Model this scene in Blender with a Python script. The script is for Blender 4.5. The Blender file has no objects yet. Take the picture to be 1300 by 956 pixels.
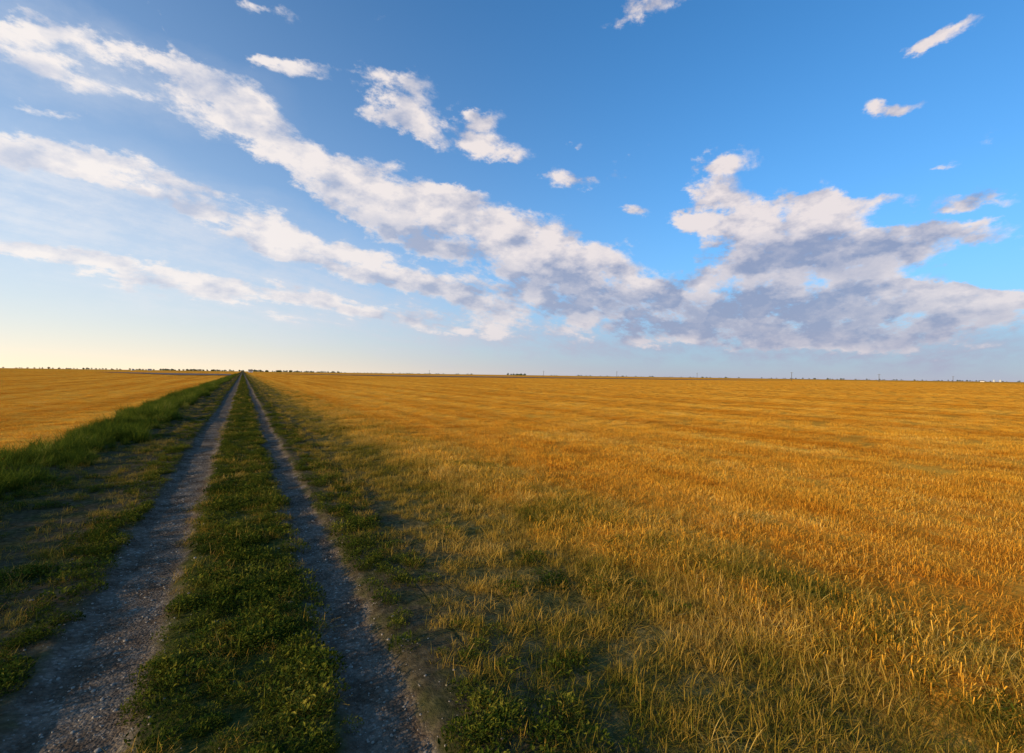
import bpy, math, numpy as np, bmesh
from mathutils import Matrix, Vector
rad=math.radians
A=rad(29.1); CA,SA=math.cos(A),math.sin(A); H=2.0; F=614.0
SUN_H=rad(-97); SUN_E=rad(11.5)
sc=bpy.context.scene
sc.view_settings.view_transform='Standard'; sc.view_settings.look='None'; sc.view_settings.exposure=0
# ---------------------------------------------------------------- helpers
def lat(ix,iy,seed):
    n=(ix.astype(np.int64)*374761393+iy.astype(np.int64)*668265263+seed*974711)&0xffffffff
    n=((n^(n>>13))*1274126177)&0xffffffff
    return ((n^(n>>16))&0xffff)/65535.0
def vn(x,y,seed=0):
    x=np.asarray(x,float);y=np.asarray(y,float)
    ix=np.floor(x);iy=np.floor(y);fx=x-ix;fy=y-iy
    fx=fx*fx*(3-2*fx);fy=fy*fy*(3-2*fy)
    a=lat(ix,iy,seed);b=lat(ix+1,iy,seed);c=lat(ix,iy+1,seed);d=lat(ix+1,iy+1,seed)
    return (a*(1-fx)+b*fx)*(1-fy)+(c*(1-fx)+d*fx)*fy
def fbm(x,y,seed=0,o=3):
    s=0;a=0.5;t=0
    for i in range(o):
        s=s+a*vn(x*2**i,y*2**i,seed+i*7);t+=a;a*=0.5
    return s/t
def ss(a,b,x):
    t=np.clip((x-a)/(b-a),0,1);return t*t*(3-2*t)
def mesh_obj(name,V,Fc,mat,attrs=None,smooth=False,link=True):
    me=bpy.data.meshes.new(name)
    me.from_pydata([tuple(v) for v in V],[],[tuple(f) for f in Fc])
    if attrs:
        for k,a in attrs.items():
            at=me.attributes.new(k,'FLOAT','POINT');at.data.foreach_set('value',np.asarray(a,np.float32))
    if smooth: me.polygons.foreach_set('use_smooth',[True]*len(me.polygons))
    me.update()
    ob=bpy.data.objects.new(name,me)
    if mat: me.materials.append(mat)
    if link: sc.collection.objects.link(ob)
    return ob
class NT:
    def __init__(s,t): s.t=t
    def n(s,ty,**k):
        x=s.t.nodes.new(ty)
        for a,b in k.items(): setattr(x,a,b)
        return x
    def set(s,inp,v):
        if isinstance(v,bpy.types.NodeSocket): s.t.links.new(v,inp)
        else: inp.default_value=v
    def m(s,op,a,b=None,c=None,clamp=False):
        x=s.n('ShaderNodeMath',operation=op,use_clamp=clamp)
        s.set(x.inputs[0],a)
        if b is not None: s.set(x.inputs[1],b)
        if c is not None: s.set(x.inputs[2],c)
        return x.outputs[0]
    def v(s,op,a,b=None,sc_=None):
        x=s.n('ShaderNodeVectorMath',operation=op)
        s.set(x.inputs[0],a)
        if b is not None: s.set(x.inputs[1],b)
        if sc_ is not None: s.set(x.inputs['Scale'],sc_)
        return x.outputs[0]
    def mr(s,v,a,b,c=0.0,d=1.0,sm=True):
        x=s.n('ShaderNodeMapRange',interpolation_type='SMOOTHSTEP' if sm else 'LINEAR')
        for i,q in enumerate((v,a,b,c,d)): s.set(x.inputs[i],q)
        return x.outputs[0]
    def mix(s,f,a,b,bt='MIX'):
        x=s.n('ShaderNodeMix',data_type='RGBA',blend_type=bt)
        s.set(x.inputs[0],f)
        s.set(x.inputs[6],a if not isinstance(a,tuple) else (*a[:3],1))
        s.set(x.inputs[7],b if not isinstance(b,tuple) else (*b[:3],1))
        return x.outputs[2]
    def noise(s,vec,scale,detail=4,rough=0.55,out='Fac'):
        x=s.n('ShaderNodeTexNoise')
        if vec is not None: s.set(x.inputs['Vector'],vec)
        x.inputs['Scale'].default_value=scale;x.inputs['Detail'].default_value=detail;x.inputs['Roughness'].default_value=rough
        return x.outputs[out]
    def ramp(s,f,stops):
        x=s.n('ShaderNodeValToRGB');e=x.color_ramp.elements
        while len(e)<len(stops): e.new(0.5)
        for i,(p,c) in enumerate(stops): e[i].position=p;e[i].color=(*c,1)
        s.set(x.inputs[0],f);return x.outputs[0]
def newmat(name):
    m=bpy.data.materials.new(name);m.use_nodes=True;m.node_tree.nodes.clear()
    t=NT(m.node_tree);o=t.n('ShaderNodeOutputMaterial');return m,t,o
def simple(name,col,rough=0.8,var=0.15):
    m,t,o=newmat(name);p=t.n('ShaderNodeBsdfPrincipled');p.inputs['Roughness'].default_value=rough
    g=t.n('ShaderNodeNewGeometry')
    c=t.mix(t.noise(g.outputs['Position'],1.5,4),tuple(x*(1-var) for x in col),tuple(min(1,x*(1+var)) for x in col))
    t.set(p.inputs['Base Color'],c);t.set(o.inputs[0],p.outputs[0]);return m
def swath(t,P):
    s=t.n('ShaderNodeSeparateXYZ');t.set(s.inputs[0],P)
    c=t.n('ShaderNodeCombineXYZ');t.set(c.inputs[0],t.m('MULTIPLY',s.outputs[0],0.42));t.set(c.inputs[1],t.m('MULTIPLY',s.outputs[1],0.015))
    return t.noise(c.outputs[0],1.0,4,0.62)
SWC=(0.80,0.66,0.52)
def vegmat(name,stops,trans=0.3,pscale=0.5,pamp=0.5,dark=0.55,rows=False):
    m,t,o=newmat(name)
    at=t.n('ShaderNodeAttribute',attribute_name='rnd');th=t.n('ShaderNodeAttribute',attribute_name='tt')
    oi=t.n('ShaderNodeObjectInfo');g=t.n('ShaderNodeNewGeometry')
    nz=t.noise(g.outputs['Position'],pscale,2)
    f=t.m('MULTIPLY',at.outputs['Fac'],0.6)
    f=t.m('MULTIPLY_ADD',oi.outputs['Random'],0.25,f)
    f=t.m('MULTIPLY_ADD',t.m('SUBTRACT',nz,0.5),pamp*1.6,f)
    f=t.m('ADD',f,0.07,clamp=True)
    c=t.ramp(f,stops)
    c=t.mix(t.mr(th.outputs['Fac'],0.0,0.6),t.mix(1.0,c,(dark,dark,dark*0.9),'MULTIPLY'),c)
    if rows: c=t.mix(t.mr(swath(t,g.outputs['Position']),0.36,0.62),t.mix(1.0,c,SWC,'MULTIPLY'),c)
    p=t.n('ShaderNodeBsdfDiffuse');t.set(p.inputs[0],c)
    tr=t.n('ShaderNodeBsdfTranslucent');t.set(tr.inputs[0],c)
    mx=t.n('ShaderNodeMixShader');mx.inputs[0].default_value=trans
    t.set(mx.inputs[1],p.outputs[0]);t.set(mx.inputs[2],tr.outputs[0]);t.set(o.inputs[0],mx.outputs[0])
    return m
# ---------------------------------------------------------------- terrain height
def wob(y): return 0.12*(vn(y/5.0,y*0,5)-0.5)+0.05*(vn(y/1.3,y*0,6)-0.5)
LC,LW,RC,RW=-0.845,0.325,0.73,0.215
def hgt(x,y):
    x=np.asarray(x,float);y=np.asarray(y,float)
    fade=np.exp(-np.maximum(y,0)/120.0)
    w=wob(y)
    rl=1-ss(LW*0.55,LW*1.25,np.abs(x-LC-w)); rr=1-ss(RW*0.5,RW*1.4,np.abs(x-RC-w))
    z=-0.05*rl-0.055*rr
    z=z+fade*(0.035*(fbm(x*1.1,y*0.9,11)-0.5)+0.018*(fbm(x*6,y*5,21,2)-0.5))
    z=z+0.05*np.exp(-((x+3.7)/0.8)**2)-0.05*np.exp(-((x-2.6)/0.9)**2)+0.05*np.exp(-((x-4.4)/0.6)**2)
    return z
def gridmesh(name,xs,ys,zf,mat):
    X,Y=np.meshgrid(xs,ys);Z=zf(X,Y)
    V=np.stack([X.ravel(),Y.ravel(),Z.ravel()],1);nx,ny=len(xs),len(ys)
    i=np.arange(nx*ny).reshape(ny,nx)
    Fq=np.stack([i[:-1,:-1].ravel(),i[:-1,1:].ravel(),i[1:,1:].ravel(),i[1:,:-1].ravel()],1)
    me=bpy.data.meshes.new(name)
    me.vertices.add(len(V));me.vertices.foreach_set('co',V.ravel())
    me.loops.add(Fq.size);me.loops.foreach_set('vertex_index',Fq.ravel())
    me.polygons.add(len(Fq));me.polygons.foreach_set('loop_start',np.arange(len(Fq))*4)
    me.update(calc_edges=True);me.validate()
    me.polygons.foreach_set('use_smooth',np.ones(len(Fq),bool))
    me.materials.append(mat);ob=bpy.data.objects.new(name,me);sc.collection.objects.link(ob);return ob
# ---------------------------------------------------------------- ground material
def bumpn(t,h,dist,strength=1.0):
    b=t.n('ShaderNodeBump');b.inputs['Distance'].default_value=dist;b.inputs['Strength'].default_value=strength
    t.set(b.inputs['Height'],h);return b.outputs[0]
def verge_soil(t,P,X):
    nb=t.noise(P,0.9,4,0.6);nf=t.noise(P,14,5,0.65);ng=t.noise(P,2.6,4,0.6)
    xx=t.m('ADD',X,t.m('MULTIPLY',t.m('SUBTRACT',nb,0.5),1.6))
    soil=t.ramp(nf,[(0.25,(0.04,0.030,0.016)),(0.55,(0.105,0.078,0.042)),(0.8,(0.20,0.15,0.085))])
    that=t.ramp(nf,[(0.2,(0.06,0.045,0.013)),(0.5,(0.19,0.132,0.038)),(0.8,(0.38,0.26,0.085))])
    moss=t.ramp(nf,[(0.2,(0.018,0.022,0.006)),(0.5,(0.06,0.064,0.016)),(0.8,(0.14,0.122,0.036))])
    c=t.mix(t.mr(xx,1.3,2.6),soil,that)
    c=t.mix(t.mr(ng,0.42,0.64,0,0.6),c,moss)
    return c,xx,nf,moss,ng
gm,t,o=newmat('ground_soil_and_stubble')
g=t.n('ShaderNodeNewGeometry');P=g.outputs['Position'];s=t.n('ShaderNodeSeparateXYZ');t.set(s.inputs[0],P)
col,xx,nf,moss,ng=verge_soil(t,P,s.outputs[0])
straw=t.ramp(nf,[(0.2,(0.44,0.18,0.025)),(0.5,(0.82,0.38,0.045)),(0.8,(0.95,0.52,0.09))])
fr=t.m('MAXIMUM',t.mr(xx,2.9,4.1),t.mr(xx,-3.9,-4.7,0,1))
straw=t.mix(t.mr(swath(t,P),0.36,0.62),t.mix(1.0,straw,SWC,'MULTIPLY'),straw)
col=t.mix(fr,col,straw)
p=t.n('ShaderNodeBsdfDiffuse')
t.set(p.inputs[0],col);t.set(p.inputs['Normal'],bumpn(t,nf,0.05));t.set(o.inputs[0],p.outputs[0])
# ---------------------------------------------------------------- road material
rm,t,o=newmat('gravel_track_surface')
g=t.n('ShaderNodeNewGeometry');P=g.outputs['Position'];s=t.n('ShaderNodeSeparateXYZ');t.set(s.inputs[0],P)
vcol,_,nfs,moss,ng=verge_soil(t,P,s.outputs[0])
nb=t.noise(P,2.2,5,0.65);nf=t.noise(P,22,6,0.7);nm=t.noise(P,3,5,0.65)
xx=t.m('ADD',s.outputs[0],t.m('MULTIPLY',t.m('SUBTRACT',nb,0.5),0.36))
dl=t.m('ABSOLUTE',t.m('SUBTRACT',xx,LC));dr=t.m('ABSOLUTE',t.m('SUBTRACT',xx,RC))
tr_=t.m('MAXIMUM',t.mr(dl,LW*0.75,LW*1.2,1,0),t.mr(dr,RW*0.75,RW*1.25,1,0))
vo=t.n('ShaderNodeTexVoronoi');vo.inputs['Scale'].default_value=55;t.set(vo.inputs['Vector'],P)
grav=t.ramp(nf,[(0.25,(0.085,0.064,0.047)),(0.5,(0.18,0.138,0.102)),(0.75,(0.32,0.25,0.185))])
sx=t.n('ShaderNodeSeparateColor');t.set(sx.inputs[0],vo.outputs['Color'])
grav=t.mix(t.mr(sx.outputs[0],0.80,0.98,0,0.5),grav,(0.38,0.32,0.26))
grav=t.mix(t.mr(nm,0.35,0.65),t.mix(1.0,grav,(0.56,0.50,0.45),'MULTIPLY'),grav)
inner=t.mr(t.m('ABSOLUTE',t.m('ADD',xx,0.0)),0.40,0.55,1,0)
vcol=t.mix(inner,vcol,moss)
col=t.mix(tr_,vcol,grav)
hh=t.m('ADD',t.m('MULTIPLY',t.m('MULTIPLY',vo.outputs['Distance'],-0.5),tr_),nf)
p=t.n('ShaderNodeBsdfDiffuse')
t.set(p.inputs[0],col);t.set(p.inputs['Normal'],bumpn(t,hh,0.025));t.set(o.inputs[0],p.outputs[0])
# ---------------------------------------------------------------- sheets
ysn=np.concatenate([np.arange(-6,0,0.5),np.arange(0,14,0.05)])
st=[14.0]
while st[-1]<9000: st.append(st[-1]*1.012+0.03)
ys=np.concatenate([np.array([-3000,-800,-200,-50,-15]),ysn,np.array(st)])
xr_=[8.0]
while xr_[-1]<9000: xr_.append(xr_[-1]*1.12)
xr_=np.array(xr_)
E0,E1=-1.75,1.45
xs=np.concatenate([-xr_[::-1],np.arange(-7.9,E0-0.01,0.12),[E0,E0+0.05,-0.9,0,0.7,E1-0.05,E1],np.arange(E1+0.1,7.95,0.12),xr_])
def gz(x,y):
    ins=ss(E0-0.001,E0+0.04,x)*(1-ss(E1-0.04,E1+0.001,x))
    return hgt(x,y)-0.16*ins
gridmesh('ground',xs,ys,gz,gm)
rxs=np.arange(E0,E1+0.001,0.04);rxs[-1]=E1
ysr=ys[(ys>-20)&(ys<1400)]
gridmesh('dirt_road',rxs,ysr,lambda x,y:hgt(x,y)+0.004,rm)
# ---------------------------------------------------------------- plant prototypes
rng=np.random.default_rng(7)
def blade_set(n,R,len_,w,tilt,bend,segs=3,straw=False,square=False,azb=None):
    V=[];Fc=[];rn=[];tt=[]
    for _ in range(n):
        if square: bx,by=rng.uniform(-R,R,2)
        else:
            r=R*math.sqrt(rng.random());q=rng.uniform(0,6.283);bx,by=r*math.cos(q),r*math.sin(q)
        L=rng.uniform(*len_);th=rng.uniform(0,6.283) if azb is None else rng.normal(azb,1.0)
        ti=rng.uniform(*tilt);be=rng.uniform(*bend)
        ww=w*rng.uniform(0.6,1.3);tw=th+math.pi/2+rng.uniform(-0.7,0.7)
        cx,cy=math.cos(tw),math.sin(tw);p=np.array([bx,by,-0.01]);k=len(V);rv=rng.random()
        for i in range(segs+1):
            u=i/segs
            wd=ww*(1.0 if straw else (0.75+0.6*u)*(1-u)**0.7 if u<1 else 0)
            if not straw and i==segs:
                V.append(tuple(p));rn.append(rv);tt.append(u)
            else:
                V.append((p[0]-cx*wd/2,p[1]-cy*wd/2,p[2]));V.append((p[0]+cx*wd/2,p[1]+cy*wd/2,p[2]));rn+= [rv,rv];tt+=[u,u]
            a=min(ti+be*(u+0.5/segs),2.4)
            st_=L/segs
            p=p+np.array([math.sin(a)*math.cos(th),math.sin(a)*math.sin(th),math.cos(a)])*st_
            if p[2]<0.004: p[2]=0.004+0.006*rng.random()
        for i in range(segs):
            a=k+2*i
            if not straw and i==segs-1: Fc.append((a,a+1,a+2))
            else: Fc.append((a,a+1,a+3,a+2))
    return V,Fc,rn,tt
def leaf_set(n,R,Hh,size):
    V=[];Fc=[];rn=[];tt=[]
    for _ in range(n):
        q=rng.uniform(0,6.283);r=R*math.sqrt(rng.random());z=Hh*rng.random()**0.8*math.sqrt(max(0.05,1-(r/R)**2))*rng.uniform(0.7,1.15)
        c=np.array([r*math.cos(q),r*math.sin(q),z+0.004]);L=size*rng.uniform(0.5,1.4);W=L*rng.uniform(0.3,0.6)
        th=q+rng.normal(0,0.9);el=rng.uniform(-0.2,1.1)
        d=np.array([math.cos(th)*math.cos(el),math.sin(th)*math.cos(el),math.sin(el)])
        sd=np.array([-math.sin(th),math.cos(th),rng.uniform(-0.4,0.4)]);k=len(V)
        up=np.cross(d,sd)*W*0.22
        V+= [tuple(c-d*L/2),tuple(c+sd*W/2-d*L*0.05+up),tuple(c+d*L/2),tuple(c-sd*W/2-d*L*0.05+up)]
        Fc+= [(k,k+1,k+2),(k,k+2,k+3)];rv=rng.random();rn+=[rv]*4;tt+=[min(1,z/Hh*1.3)]*4
    return V,Fc,rn,tt
def join(*sets):
    V=[];Fc=[];rn=[];tt=[]
    for s_ in sets:
        k=len(V);V+=list(s_[0]);Fc+=[tuple(i+k for i in f) for f in s_[1]];rn+=s_[2];tt+=s_[3]
    return V,Fc,rn,tt
def protos(name,mat,sets):
    c=bpy.data.collections.new(name)
    for i,s_ in enumerate(sets):
        ob=mesh_obj('%s_clump_%d'%(name,i),s_[0],s_[1],mat,{'rnd':s_[2],'tt':s_[3]},link=False);c.objects.link(ob)
    return c
def scatter(name,x,y,coll,nprot,smin,smax,zs=None,sink=0.0,tilt=0.06,smul=None,rotz=None):
    n=len(x);z=hgt(x,y)-sink+0.004
    me=bpy.data.meshes.new(name);me.vertices.add(n)
    me.vertices.foreach_set('co',np.stack([x,y,z],1).ravel())
    sc_=rng.uniform(smin,smax,n)
    if smul is not None: sc_=sc_*smul
    S=np.stack([sc_,sc_,sc_*(zs if zs is not None else 1)*rng.uniform(0.85,1.15,n)],1)
    Rr=np.stack([rng.normal(0,tilt,n),rng.normal(0,tilt,n),rng.uniform(0,6.283,n) if rotz is None else rotz],1)
    for k,a in (('iscale',S),('irot',Rr)):
        at=me.attributes.new(k,'FLOAT_VECTOR','POINT');at.data.foreach_set('vector',a.astype(np.float32).ravel())
    at=me.attributes.new('pidx','INT','POINT');at.data.foreach_set('value',rng.integers(0,nprot,n).astype(np.int32))
    ob=bpy.data.objects.new(name,me);sc.collection.objects.link(ob)
    tr=bpy.data.node_groups.new(name+'_scatter','GeometryNodeTree')
    tr.interface.new_socket('Geometry',in_out='INPUT',socket_type='NodeSocketGeometry')
    tr.interface.new_socket('Geometry',in_out='OUTPUT',socket_type='NodeSocketGeometry')
    N=tr.nodes;L=tr.links
    gi=N.new('NodeGroupInput');go=N.new('NodeGroupOutput');ip=N.new('GeometryNodeInstanceOnPoints')
    ci=N.new('GeometryNodeCollectionInfo');ci.inputs[0].default_value=coll
    ci.inputs['Separate Children'].default_value=True;ci.inputs['Reset Children'].default_value=True
    def na(nm,ty):
        q=N.new('GeometryNodeInputNamedAttribute');q.data_type=ty;q.inputs[0].default_value=nm;return q.outputs[0]
    L.new(gi.outputs[0],ip.inputs['Points']);L.new(ci.outputs[0],ip.inputs['Instance'])
    ip.inputs['Pick Instance'].default_value=True
    L.new(na('pidx','INT'),ip.inputs['Instance Index']);L.new(na('irot','FLOAT_VECTOR'),ip.inputs['Rotation']);L.new(na('iscale','FLOAT_VECTOR'),ip.inputs['Scale'])
    L.new(ip.outputs[0],go.inputs[0])
    md=ob.modifiers.new('scatter','NODES');md.node_group=tr
    print(name,n);return ob
def strip(x0,x1,y0,y1,dens,d0):
    yy=np.geomspace(max(y0,0.3),y1,4000);rho=dens*np.minimum(1,d0/yy)
    cdf=np.concatenate([[0],np.cumsum(0.5*(rho[1:]+rho[:-1])*np.diff(yy))]);n=int(cdf[-1]*(x1-x0))
    return rng.uniform(x0,x1,n),np.interp(rng.random(n)*cdf[-1],cdf,yy)
def polar(r0,r1,dens,d0,a0=-34,a1=92):
    rr=np.geomspace(r0,r1,4000);f=dens*np.minimum(1,d0/rr)*rr*rad(a1-a0)
    cdf=np.concatenate([[0],np.cumsum(0.5*(f[1:]+f[:-1])*np.diff(rr))]);n=int(cdf[-1])
    r=np.interp(rng.random(n)*cdf[-1],cdf,rr);a=rng.uniform(rad(a0),rad(a1),n)
    return r*np.sin(a),r*np.cos(a)
# materials
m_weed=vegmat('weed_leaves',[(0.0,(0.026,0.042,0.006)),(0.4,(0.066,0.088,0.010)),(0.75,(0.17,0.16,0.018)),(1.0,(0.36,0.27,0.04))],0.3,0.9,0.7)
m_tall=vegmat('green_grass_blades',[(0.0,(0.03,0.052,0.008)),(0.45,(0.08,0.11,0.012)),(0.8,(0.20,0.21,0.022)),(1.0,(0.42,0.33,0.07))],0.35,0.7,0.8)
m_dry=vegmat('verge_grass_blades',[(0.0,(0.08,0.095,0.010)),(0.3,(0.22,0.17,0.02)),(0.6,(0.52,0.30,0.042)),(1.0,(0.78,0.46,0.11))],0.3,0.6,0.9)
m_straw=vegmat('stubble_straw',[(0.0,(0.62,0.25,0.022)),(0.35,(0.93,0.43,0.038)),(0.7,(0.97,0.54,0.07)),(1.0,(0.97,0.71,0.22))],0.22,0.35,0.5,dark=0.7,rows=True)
m_long=vegmat('dry_grass_blades',[(0.0,(0.38,0.22,0.03)),(0.5,(0.77,0.42,0.055)),(1.0,(0.92,0.61,0.17))],0.3,0.35,0.5,dark=0.6)
# protos
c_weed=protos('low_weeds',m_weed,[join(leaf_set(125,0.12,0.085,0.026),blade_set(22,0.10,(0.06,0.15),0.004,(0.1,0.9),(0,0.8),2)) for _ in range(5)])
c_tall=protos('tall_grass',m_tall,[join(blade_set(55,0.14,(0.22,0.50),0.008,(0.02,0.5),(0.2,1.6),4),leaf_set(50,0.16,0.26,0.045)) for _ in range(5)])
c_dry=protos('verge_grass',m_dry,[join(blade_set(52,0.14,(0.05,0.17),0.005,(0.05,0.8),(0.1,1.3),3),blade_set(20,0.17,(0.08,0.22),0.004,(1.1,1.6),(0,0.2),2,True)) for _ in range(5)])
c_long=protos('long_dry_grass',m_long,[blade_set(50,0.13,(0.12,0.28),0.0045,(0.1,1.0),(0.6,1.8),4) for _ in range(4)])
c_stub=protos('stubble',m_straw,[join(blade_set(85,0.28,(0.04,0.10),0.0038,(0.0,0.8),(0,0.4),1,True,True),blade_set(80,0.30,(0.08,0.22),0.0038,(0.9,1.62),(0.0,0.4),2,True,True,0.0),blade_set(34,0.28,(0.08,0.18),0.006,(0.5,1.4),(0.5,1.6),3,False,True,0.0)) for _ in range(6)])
# scatter --------------------------------------------------------------
def keep(x,y,pr): k=rng.random(len(x))<pr;return x[k],y[k]
x,y=strip(-0.62,0.60,0.5,260,78,10)
w=wob(y);x1=x-w;e=0.16*(vn(y*2.2,x*0+1,31)-0.5)+0.08*(vn(y*0.7,x*0+1,32)-0.5)
pr=(1-ss(0.45,0.57,np.abs(x1+0.0)+e))*(0.45+0.65*ss(0.3,0.55,fbm(x*2.2,y*1.4,41)))
xa,ya=keep(x,y,pr)
x,y=strip(0.90,2.1,0.5,260,62,10);w=wob(y)
pr=(ss(0.93,1.02,x-w+0.12*(vn(y*2,x*0,33)-0.5))*(1-ss(1.2,1.85,x)))*(0.25+0.8*ss(0.35,0.58,fbm(x*2,y*1.3,42)))
xb,yb=keep(x,y,pr)
x,y=strip(-1.85,-1.10,0.5,260,66,10);w=wob(y)
pr=(1-ss(-1.27,-1.18,x-w))*ss(-1.8,-1.45,x)*(0.25+0.8*ss(0.36,0.58,fbm(x*2,y*1.1,43)))
xc,yc=keep(x,y,pr)
x,y=strip(-3.1,-1.6,0.5,260,18,12);xd,yd=keep(x,y,0.05+0.8*ss(0.50,0.64,fbm(x*1.5,y*0.8,44)))
x,y=strip(1.5,4.2,0.5,260,14,12);xe,ye=keep(x,y,0.8*ss(0.52,0.64,fbm(x*1.6,y*1.2,45)))
X=np.concatenate([xa,xb,xc,xd,xe]);Y=np.concatenate([ya,yb,yc,yd,ye])
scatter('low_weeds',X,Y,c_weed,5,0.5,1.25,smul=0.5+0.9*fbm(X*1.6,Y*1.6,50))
# tall green grass on left bank
x,y=strip(-4.9,-2.2,0.5,400,32,25)
ed=0.9*(vn(y*0.35,x*0,61)-0.5)+0.5*(vn(y*1.4,x*0,62)-0.5)
pr=ss(-4.7,-4.2,x+ed)*(1-ss(-3.1,-2.5,x+ed))*(0.35+0.9*ss(0.33,0.52,fbm(x*1.1,y*0.8,64)))
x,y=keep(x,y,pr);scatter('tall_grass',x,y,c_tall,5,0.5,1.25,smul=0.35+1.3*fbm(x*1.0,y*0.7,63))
# verge grass
x,y=strip(1.05,5.2,0.4,400,56,10)
pr=ss(1.1,1.7,x)*(1-ss(4.2,5.0,x))*(0.35+0.8*ss(0.3,0.55,fbm(x*1.5,y*1.1,71)))
pr=pr*(1-0.7*np.exp(-((x-1.80-0.25*(vn(y*.6,x*0,9)-.5))/0.14)**2))
xa,ya=keep(x,y,pr)
x,y=strip(-3.1,-1.4,0.4,400,34,10);xb,yb=keep(x,y,0.2+0.7*ss(0.40,0.58,fbm(x*1.4,y*0.9,72)))
x,y=strip(-0.6,0.6,0.4,200,22,12);x,y=keep(x,y,0.2+0.9*ss(0.42,0.6,fbm(x*2.4,y*1.2,74)))
X=np.concatenate([xa,xb,x]);Y=np.concatenate([ya,yb,y])
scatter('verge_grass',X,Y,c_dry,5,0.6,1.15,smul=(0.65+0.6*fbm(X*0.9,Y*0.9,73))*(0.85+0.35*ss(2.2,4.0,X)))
# bent dry grass at the field margin
x,y=strip(1.8,5.6,0.4,400,20,14)
ed=0.9*(vn(y*0.4,x*0,81)-0.5)
pr=np.exp(-((x+ed-3.9)/0.8)**2)*(0.25+0.8*ss(0.35,0.6,fbm(x*1.2,y*1.2,82)))+0.10
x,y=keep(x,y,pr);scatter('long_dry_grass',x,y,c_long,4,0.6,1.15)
# stubble
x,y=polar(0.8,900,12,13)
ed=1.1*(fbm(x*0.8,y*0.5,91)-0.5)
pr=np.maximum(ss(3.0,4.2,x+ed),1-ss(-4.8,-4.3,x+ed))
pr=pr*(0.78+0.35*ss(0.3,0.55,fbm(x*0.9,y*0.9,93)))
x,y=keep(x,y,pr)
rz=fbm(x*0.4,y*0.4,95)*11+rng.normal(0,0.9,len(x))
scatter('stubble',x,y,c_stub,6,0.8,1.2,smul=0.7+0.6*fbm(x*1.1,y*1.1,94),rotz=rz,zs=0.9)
# pebbles ---------------------------------------------------------------
m_peb=simple('pebble_stone',(0.27,0.22,0.17),0.85,0.5)
pc=bpy.data.collections.new('gravel_protos')
for i in range(4):
    bm=bmesh.new();bmesh.ops.create_icosphere(bm,subdivisions=2,radius=1)
    f=rng.uniform(0.6,1.2,3);f[2]*=0.6
    for v in bm.verts:
        n_=0.8+0.4*float(vn(v.co.x*1.5+9+i*3,v.co.y*1.5+v.co.z+5,i))
        v.co=(v.co.x*f[0]*n_,v.co.y*f[1]*n_,v.co.z*f[2]*n_)
    me=bpy.data.meshes.new('pebble');bm.to_mesh(me);bm.free();me.materials.append(m_peb)
    pc.objects.link(bpy.data.objects.new('pebble_%d'%i,me))
x,y=strip(-1.6,1.3,0.5,40,420,5)
w=wob(y);pr=np.maximum(np.exp(-((x-w-LC)/0.3)**2),np.exp(-((x-w-RC)/0.22)**2))*0.8+0.08
x,y=keep(x,y,pr)
scatter('gravel',x,y,pc,4,0.003,0.006,smul=1+2.2*rng.random(len(x))**5)
# ---------------------------------------------------------------- distant things
def at(px,d):
    u=(px-650)/F;n=math.sqrt(1+u*u);a=math.atan(u)+A
    return d*n*math.sin(a),d*n*math.cos(a)
m_plough=simple('ploughed_soil',(0.13,0.065,0.03),0.95,0.3)
def quadsheet(name,pts,z):
    mesh_obj(name,[(*p_,z) for p_ in pts],[tuple(range(len(pts)))],m_plough)
quadsheet('ploughed_field',[at(120,330),at(292,300),at(296,210),at(225,190)],0.22)
quadsheet('ploughed_field',[at(335,420),at(1010,520),at(900,400),at(520,300)],0.22)
m_ft=vegmat('distant_foliage',[(0,(0.03,0.05,0.02)),(0.6,(0.06,0.085,0.03)),(1,(0.10,0.11,0.04))],0.15,0.02,0.4)
V=[];Fc=[];rn=[];tt=[]
def tree(cx,cy,h,r):
    for _ in range(46):
        q=rng.uniform(0,6.283);e=rng.uniform(-1,1);rr_=r*rng.uniform(0.4,1.0)*math.sqrt(1-e*e)
        c=np.array([cx+rr_*math.cos(q),cy+rr_*math.sin(q),h*0.6+e*h*0.42*rng.uniform(0.7,1)])
        a=rng.normal(0,1,3);a/=np.linalg.norm(a);b=np.cross(a,rng.normal(0,1,3));b/=np.linalg.norm(b);s_=r*0.32;k=len(V)
        V.extend([tuple(c-a*s_),tuple(c+b*s_*0.7),tuple(c+a*s_),tuple(c-b*s_*0.7)]);Fc.append((k,k+1,k+2,k+3));v=rng.random();rn.extend([v]*4);tt.extend([1]*4)
    k=len(V);w_=0.25
    V.extend([(cx-w_,cy,0),(cx+w_,cy,0),(cx+w_*.5,cy,h*.6),(cx-w_*.5,cy,h*.6),(cx,cy-w_,0),(cx,cy+w_,0),(cx,cy+w_*.5,h*.6),(cx,cy-w_*.5,h*.6)])
    Fc.extend([(k,k+1,k+2,k+3),(k+4,k+5,k+6,k+7)]);rn.extend([0]*8);tt.extend([0]*8)
for a,b,n_,d,hh_ in ((60,130,24,2000,7),(130,200,16,1800,6),(200,310,80,1900,7),(322,372,40,1600,7),(372,440,60,2100,7),(440,600,40,2600,6),(640,668,26,1900,7),(700,1000,60,3000,7),(1000,1300,80,3000,8),(-60,60,20,2300,7)):
    for _ in range(n_):
        px=rng.uniform(a,b);x_,y_=at(px,d*rng.uniform(0.95,1.08));h_=hh_*rng.uniform(0.5,1.15);tree(x_,y_,h_,h_*rng.uniform(0.45,0.7))
mesh_obj('distant_trees',V,Fc,m_ft,{'rnd':rn,'tt':tt})
m_white=simple('white_painted_wood',(0.75,0.73,0.7),0.6,0.05);m_roof=simple('roof_shingle',(0.16,0.12,0.11),0.8)
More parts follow.
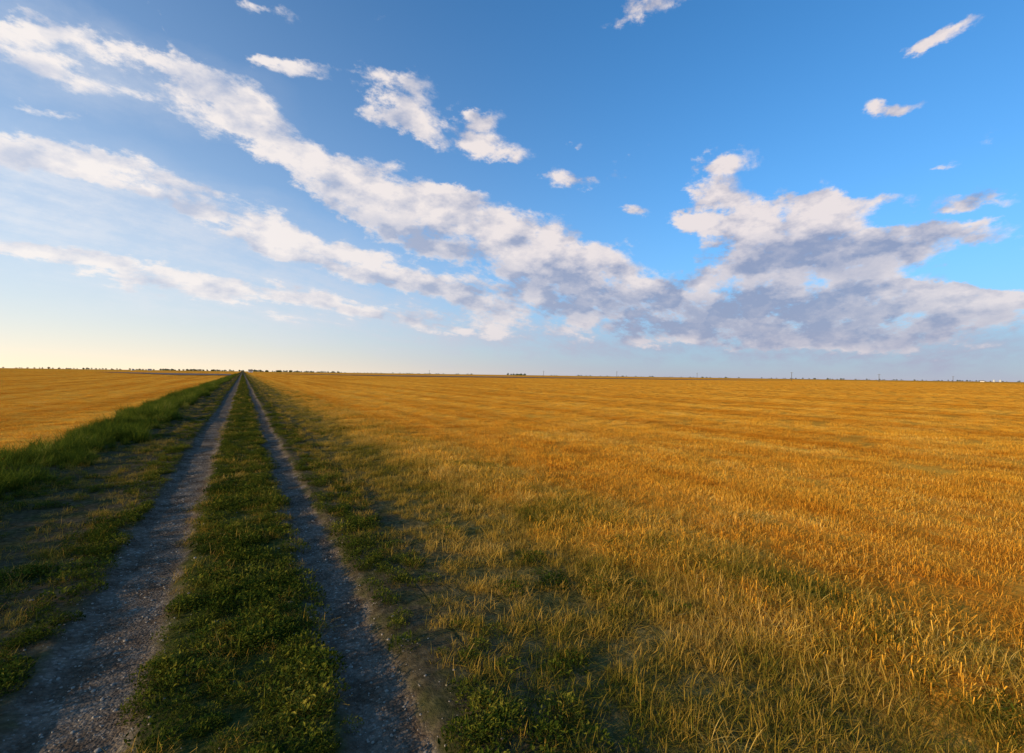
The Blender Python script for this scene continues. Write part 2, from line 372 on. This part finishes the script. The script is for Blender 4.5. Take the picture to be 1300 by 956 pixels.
m_glass=simple('dark_window',(0.03,0.035,0.04),0.2);m_door=simple('door_wood',(0.2,0.1,0.05),0.6)
m_metal=simple('galvanised_metal',(0.45,0.46,0.48),0.4,0.08);m_pole=simple('weathered_pole_wood',(0.10,0.08,0.06),0.9)
def box(x0,x1,y0,y1,z0,z1):
    return [(x0,y0,z0),(x1,y0,z0),(x1,y1,z0),(x0,y1,z0),(x0,y0,z1),(x1,y0,z1),(x1,y1,z1),(x0,y1,z1)],[(0,3,2,1),(4,5,6,7),(0,1,5,4),(1,2,6,5),(2,3,7,6),(3,0,4,7)]
def emp(name,px,d,face=None):
    e=bpy.data.objects.new(name,None);sc.collection.objects.link(e);x_,y_=at(px,d);e.location=(x_,y_,0)
    e.rotation_euler=(0,0,(-math.atan2(x_,y_)) if face is None else face);return e
def part(par,name,VF,mat,sm=False):
    ob=mesh_obj(name,VF[0],VF[1],mat,smooth=sm);ob.parent=par;return ob
def house(px,d,W,D,Hh,name='farmhouse',rot=None):
    e=emp(name,px,d,rot);part(e,'walls',box(-W/2,W/2,-D/2,D/2,0,Hh),m_white)
    r=Hh*0.7;o_=0.4
    part(e,'gables',([(-W/2,-D/2,Hh+.002),(-W/2,D/2,Hh+.002),(-W/2,0,Hh+r*0.93),(W/2,-D/2,Hh+.002),(W/2,D/2,Hh+.002),(W/2,0,Hh+r*0.93)],[(0,2,1),(3,4,5)]),m_white)
    part(e,'roof',([(-W/2-o_,-D/2-o_,Hh-.1),(W/2+o_,-D/2-o_,Hh-.1),(W/2+o_,0,Hh+r),(-W/2-o_,0,Hh+r),(-W/2-o_,D/2+o_,Hh-.1),(W/2+o_,D/2+o_,Hh-.1)],[(0,1,2,3),(3,2,5,4)]),m_roof)
    part(e,'window_1',box(-W*.35,-W*.2,-D/2-.05,-D/2-.01,1.0,2.2),m_glass);part(e,'window_2',box(W*.2,W*.35,-D/2-.05,-D/2-.01,1.0,2.2),m_glass)
    part(e,'door',box(-.5,.5,-D/2-.06,-D/2-.01,0,2.1),m_door);part(e,'chimney',box(W*.2,W*.2+.7,.3,1.0,Hh,Hh+r+.9),m_roof)
house(190,1700,11,8,3.4);house(168,1800,9,8,3.0,rot=0.8);house(318,900,7,6,3.2);house(1247,1900,12,8,3.4)
def grain_bin(px,d,r,h):
    e=emp('grain_bin',px,d);n=24
    V=[];Fc=[]
    rings=[(r,0)]+[(r+(0.05 if i%2 else 0),h*i/10) for i in range(1,11)]+[(r*.15,h+r*.55),(r*.15,h+r*.55+.5)]
    for q,z in rings: V+=[(q*math.cos(6.2832*i/n),q*math.sin(6.2832*i/n),z) for i in range(n)]
    for k in range(len(rings)-1):
        for i in range(n): Fc.append((k*n+i,k*n+(i+1)%n,(k+1)*n+(i+1)%n,(k+1)*n+i))
    Fc.append(tuple((len(rings)-1)*n+i for i in range(n)))
    part(e,'bin_body',(V,Fc),m_metal);part(e,'door',box(-.5,.5,-r-.15,-r-.02,.2,2.1),m_door)
for px in (1262,1270): grain_bin(px,1900,3.8,8)
def pole(px,d,h=11):
    e=emp('utility_pole',px,d);V=[];Fc=[];n=10
    for q,z in ((.26,-.1),(.18,h)): V+=[(q*math.cos(6.2832*i/n),q*math.sin(6.2832*i/n),z) for i in range(n)]
    Fc=[(i,(i+1)%n,n+(i+1)%n,n+i) for i in range(n)]+[tuple(n+i for i in range(n))]
    part(e,'post',(V,Fc),m_pole);part(e,'crossarm',box(-1.3,1.3,-.36,-.2,h-.8,h-.6),m_pole)
    for i,xo in enumerate((-1.1,-.5,.5,1.1)): part(e,'insulator_%d'%i,box(xo-.06,xo+.06,-.34,-.22,h-.598,h-.35),m_metal)
for px,d in ((690,700),(783,620),(885,700),(1005,470),(1116,520),(1210,640),(545,900)): pole(px,d,8.5)
# ---------------------------------------------------------------- world
w=bpy.data.worlds.new("World");sc.world=w;w.use_nodes=True;w.node_tree.nodes.clear();t=NT(w.node_tree)
w.cycles.sampling_method='MANUAL';w.cycles.sample_map_resolution=256
tc=t.n('ShaderNodeTexCoord');D=t.v('NORMALIZE',tc.outputs['Generated'])
s=t.n('ShaderNodeSeparateXYZ');t.set(s.inputs[0],D);dx,dy,dz=s.outputs
xr=t.m('SUBTRACT',t.m('MULTIPLY',dx,CA),t.m('MULTIPLY',dy,SA));yr=t.m('ADD',t.m('MULTIPLY',dx,SA),t.m('MULTIPLY',dy,CA))
az=t.m('ARCTAN2',xr,yr);el=t.m('ARCSINE',dz)
cb=t.n('ShaderNodeCombineXYZ');t.set(cb.inputs[0],az);t.set(cb.inputs[1],el)
zc=t.m('ADD',t.m('MAXIMUM',dz,0.0),0.14)
pl=t.n('ShaderNodeCombineXYZ');t.set(pl.inputs[0],t.m('DIVIDE',xr,zc));t.set(pl.inputs[1],t.m('DIVIDE',yr,zc))
mp=t.n('ShaderNodeMapping',vector_type='TEXTURE');t.set(mp.inputs[0],pl.outputs[0]);mp.inputs['Rotation'].default_value=(0,0,rad(60));mp.inputs['Scale'].default_value=(2.6,1,1)
n1=t.noise(mp.outputs[0],3.8,8,0.64)
dd=t.v('MULTIPLY',D,(1,1,1.8))
n2=t.noise(dd,14.0,9,0.66)
LS=rad(-80)
sunoff=(math.sin(LS)*0.020,math.cos(LS)*0.020,0.045)
n2s=t.noise(dd,10.0,5,0.55);n3=t.noise(t.v('ADD',dd,sunoff),10.0,5,0.55)
nn=t.m('ADD',t.m('MULTIPLY',n1,0.5),t.m('MULTIPLY',n2,0.5))
wn=t.noise(dd,7.0,6,0.62,'Color')
wv=t.v('ADD',cb.outputs[0],t.v('MULTIPLY',t.v('SUBTRACT',wn,(0.5,0.5,0.5)),(0.13,0.10,0)))
def ae(px,py):
    u=(px-650)/F;v=(476-py+0.0138*(px-650))/F
    return math.atan(u),math.atan(v/math.sqrt(1+u*u))
def field(blobs,infl):
    acc=None
    for (cx,cy,a,b,ang,wt) in blobs:
        c=ae(cx,cy);q=rad(ang);e1=ae(cx+a*0.5*math.cos(q),cy+a*0.5*math.sin(q));e0=ae(cx-a*0.5*math.cos(q),cy-a*0.5*math.sin(q))
        f1=ae(cx-b*math.sin(q),cy+b*math.cos(q));f0=ae(cx+b*math.sin(q),cy-b*math.cos(q))
        va=(e1[0]-e0[0],e1[1]-e0[1]);la=math.hypot(*va);th=math.atan2(va[1],va[0])
        vb=((f1[0]-f0[0])/2,(f1[1]-f0[1])/2);lb=abs(-math.sin(th)*vb[0]+math.cos(th)*vb[1])
        m_=t.n('ShaderNodeMapping',vector_type='TEXTURE');t.set(m_.inputs[0],wv)
        m_.inputs['Location'].default_value=(c[0],c[1],0);m_.inputs['Rotation'].default_value=(0,0,th)
        m_.inputs['Scale'].default_value=(la*infl,lb*infl,1)
        gr=t.n('ShaderNodeTexGradient',gradient_type='SPHERICAL');t.set(gr.inputs[0],m_.outputs[0])
        acc=t.m('MULTIPLY_ADD',gr.outputs['Fac'],wt,acc if acc is not None else 0.0)
    return acc
B=[(265,105,65,17,28,1.0),(345,182,105,25,38,1.05),(450,238,105,29,30,1.05),(560,275,120,32,18,1.05),(660,312,115,34,12,1.1),(755,352,95,28,14,1),(835,385,80,20,8,.9),
(20,195,130,22,6,1.0),(150,228,120,20,14,1.0),(280,270,130,20,20,.95),(410,320,140,19,16,.9),(560,362,150,20,12,.9),(700,395,140,18,6,.85),
(60,325,190,12,9,.85),(250,360,190,12,9,.8),(440,395,190,11,6,.8),(640,425,190,9,3,.7),
(45,78,110,17,18,.9),(15,35,70,12,5,.75),(150,66,80,12,14,.8),(225,140,60,14,38,.7),(330,18,70,12,8,.85),(375,95,55,12,8,.95),(75,145,80,11,12,.7),(205,30,40,8,60,.7),(310,70,35,7,20,.65),
(500,112,40,18,5,1.0),(513,150,38,17,10,1.0),(530,178,26,11,30,.85),(600,182,34,19,0,1.1),(645,196,26,11,0,1.0),(608,150,25,9,0,.95),(585,248,25,7,0,.8),(715,230,65,15,-5,1.1),(718,183,14,8,0,1),
(815,12,58,17,-12,1.1),(1205,35,58,11,-20,1),(1150,66,34,9,-20,1),(1132,135,32,8,-8,.95),(1185,215,24,7,0,.8),(815,275,24,9,0,.9),
(915,212,40,20,-25,1.05),(888,252,32,13,0,1.0),(885,290,30,9,0,.9),(965,278,70,28,0,1.05),(1025,302,115,38,0,1.1),(1115,308,105,22,0,1),(1205,288,80,10,-3,.95),(1095,252,80,11,-4,.9),
(960,350,90,24,0,1.0),(1050,350,110,18,0,.75),(1020,388,170,23,0,1.05),(1160,400,120,22,0,1.1),(1245,374,90,10,0,1.1),(1080,428,190,16,0,.95),(905,376,65,15,0,1),(1245,252,35,8,0,.95),(930,425,130,13,0,.9)]
acc=field(B,1.85)
accc=t.m('MINIMUM',acc,1.03)
den=t.m('ADD',accc,t.m('MULTIPLY',t.m('SUBTRACT',nn,0.5),3.8))
cov=t.mr(den,0.44,0.98)
G=[(1040,340,170,38,0,1.0),(1090,412,200,26,0,1.1),(940,400,120,26,0,.9),(820,395,160,30,8,.9),(700,355,170,24,14,.9),(500,295,160,20,22,.7),(350,240,110,18,36,.5),(90,248,190,14,10,.6),(300,308,200,14,18,.6),(560,384,200,18,12,.6)]
gacc=t.m('MINIMUM',field(G,1.5),1.0)
Vb=[(880,432,300,26,0,.9),(1130,448,260,24,0,1),(560,420,260,30,6,.8),(250,330,380,70,10,.7),(60,230,260,60,10,.5),(130,90,220,50,15,.5)]
vacc=t.m('MINIMUM',field(Vb,1.5),1.0)
sky=t.n('ShaderNodeTexSky',sky_type='NISHITA');sky.sun_disc=False;sky.sun_elevation=SUN_E;sky.sun_rotation=SUN_H%(2*math.pi)
sky.air_density=1.0;sky.dust_density=0.6;sky.ozone_density=3.0
base=t.mix(1.0,sky.outputs[0],(0.76,1.80,2.4),'MULTIPLY')
SK=rad(-72)
sd=(math.sin(SK),math.cos(SK),0.0)
dt=t.n('ShaderNodeVectorMath',operation='DOT_PRODUCT');t.set(dt.inputs[0],D);dt.inputs[1].default_value=sd
sf=t.mr(dt.outputs['Value'],-0.6,0.72)
elp=t.m('MAXIMUM',el,0.0)
hz=t.m('POWER',2.718,t.m('MULTIPLY',elp,t.m('MULTIPLY_ADD',sf,2.2,-5.2)))
hzw=t.m('MULTIPLY',hz,t.m('MULTIPLY_ADD',sf,0.08,0.92),clamp=True)
warm=t.m('POWER',2.718,t.m('MULTIPLY',elp,-11.0))
hc=t.mix(sf,t.mix(warm,(3.6,4.8,7.2),(4.8,4.8,5.8)),t.mix(warm,(8.0,8.9,9.9),(12.0,9.9,6.8)))
base=t.mix(hzw,base,hc)
va=t.m('MULTIPLY',vacc,t.mr(nn,0.38,0.62,0.35,0.85))
base=t.mix(va,base,t.mix(sf,(4.1,4.2,5.6),(9.0,9.0,9.2)))
lit=t.m('MULTIPLY_ADD',t.m('SUBTRACT',n2s,n3),3.4,0.78,clamp=True)
core=t.mr(den,0.55,1.25,0.35,1.0)
shd=t.m('SUBTRACT',lit,t.m('MULTIPLY',core,t.m('MULTIPLY',gacc,0.88)),clamp=True)
shd=t.m('ADD',shd,t.m('MULTIPLY',t.m('SUBTRACT',n2,0.5),1.5),clamp=True)
white=t.mix(sf,(9.0,7.9,7.5),(9.9,9.2,8.8))
grey=t.mix(sf,(2.8,3.2,4.7),(5.3,5.9,7.4))
cc=t.mix(shd,grey,white)
cc=t.mix(t.m('MULTIPLY',warm,0.7),cc,hc)
fin=t.mix(t.m('MULTIPLY',cov,0.92),base,cc)
bg=t.n('ShaderNodeBackground');t.set(bg.inputs[0],fin);bg.inputs[1].default_value=0.1
ow=t.n('ShaderNodeOutputWorld');t.set(ow.inputs[0],bg.outputs[0])
# ---------------------------------------------------------------- sun
L=bpy.data.lights.new('sun','SUN');L.energy=5.0;L.angle=rad(0.5);L.color=(1.0,0.78,0.44)
so=bpy.data.objects.new('sun',L);sc.collection.objects.link(so)
dv=Vector((math.sin(SUN_H)*math.cos(SUN_E),math.cos(SUN_H)*math.cos(SUN_E),math.sin(SUN_E)))
so.rotation_euler=dv.to_track_quat('Z','Y').to_euler();so.location=dv*50
# ---------------------------------------------------------------- camera
cd=bpy.data.cameras.new('camera');cd.sensor_width=36;cd.sensor_fit='HORIZONTAL';cd.lens=17.0;cd.clip_end=30000;cd.clip_start=0.05
co=bpy.data.objects.new('camera',cd);sc.collection.objects.link(co)
M=Matrix.Translation((0,0,H))@Matrix.Rotation(-A,4,'Z')@Matrix.Rotation(rad(90-0.19),4,'X')@Matrix.Rotation(rad(0.79),4,'Z')
co.matrix_world=M;sc.camera=co
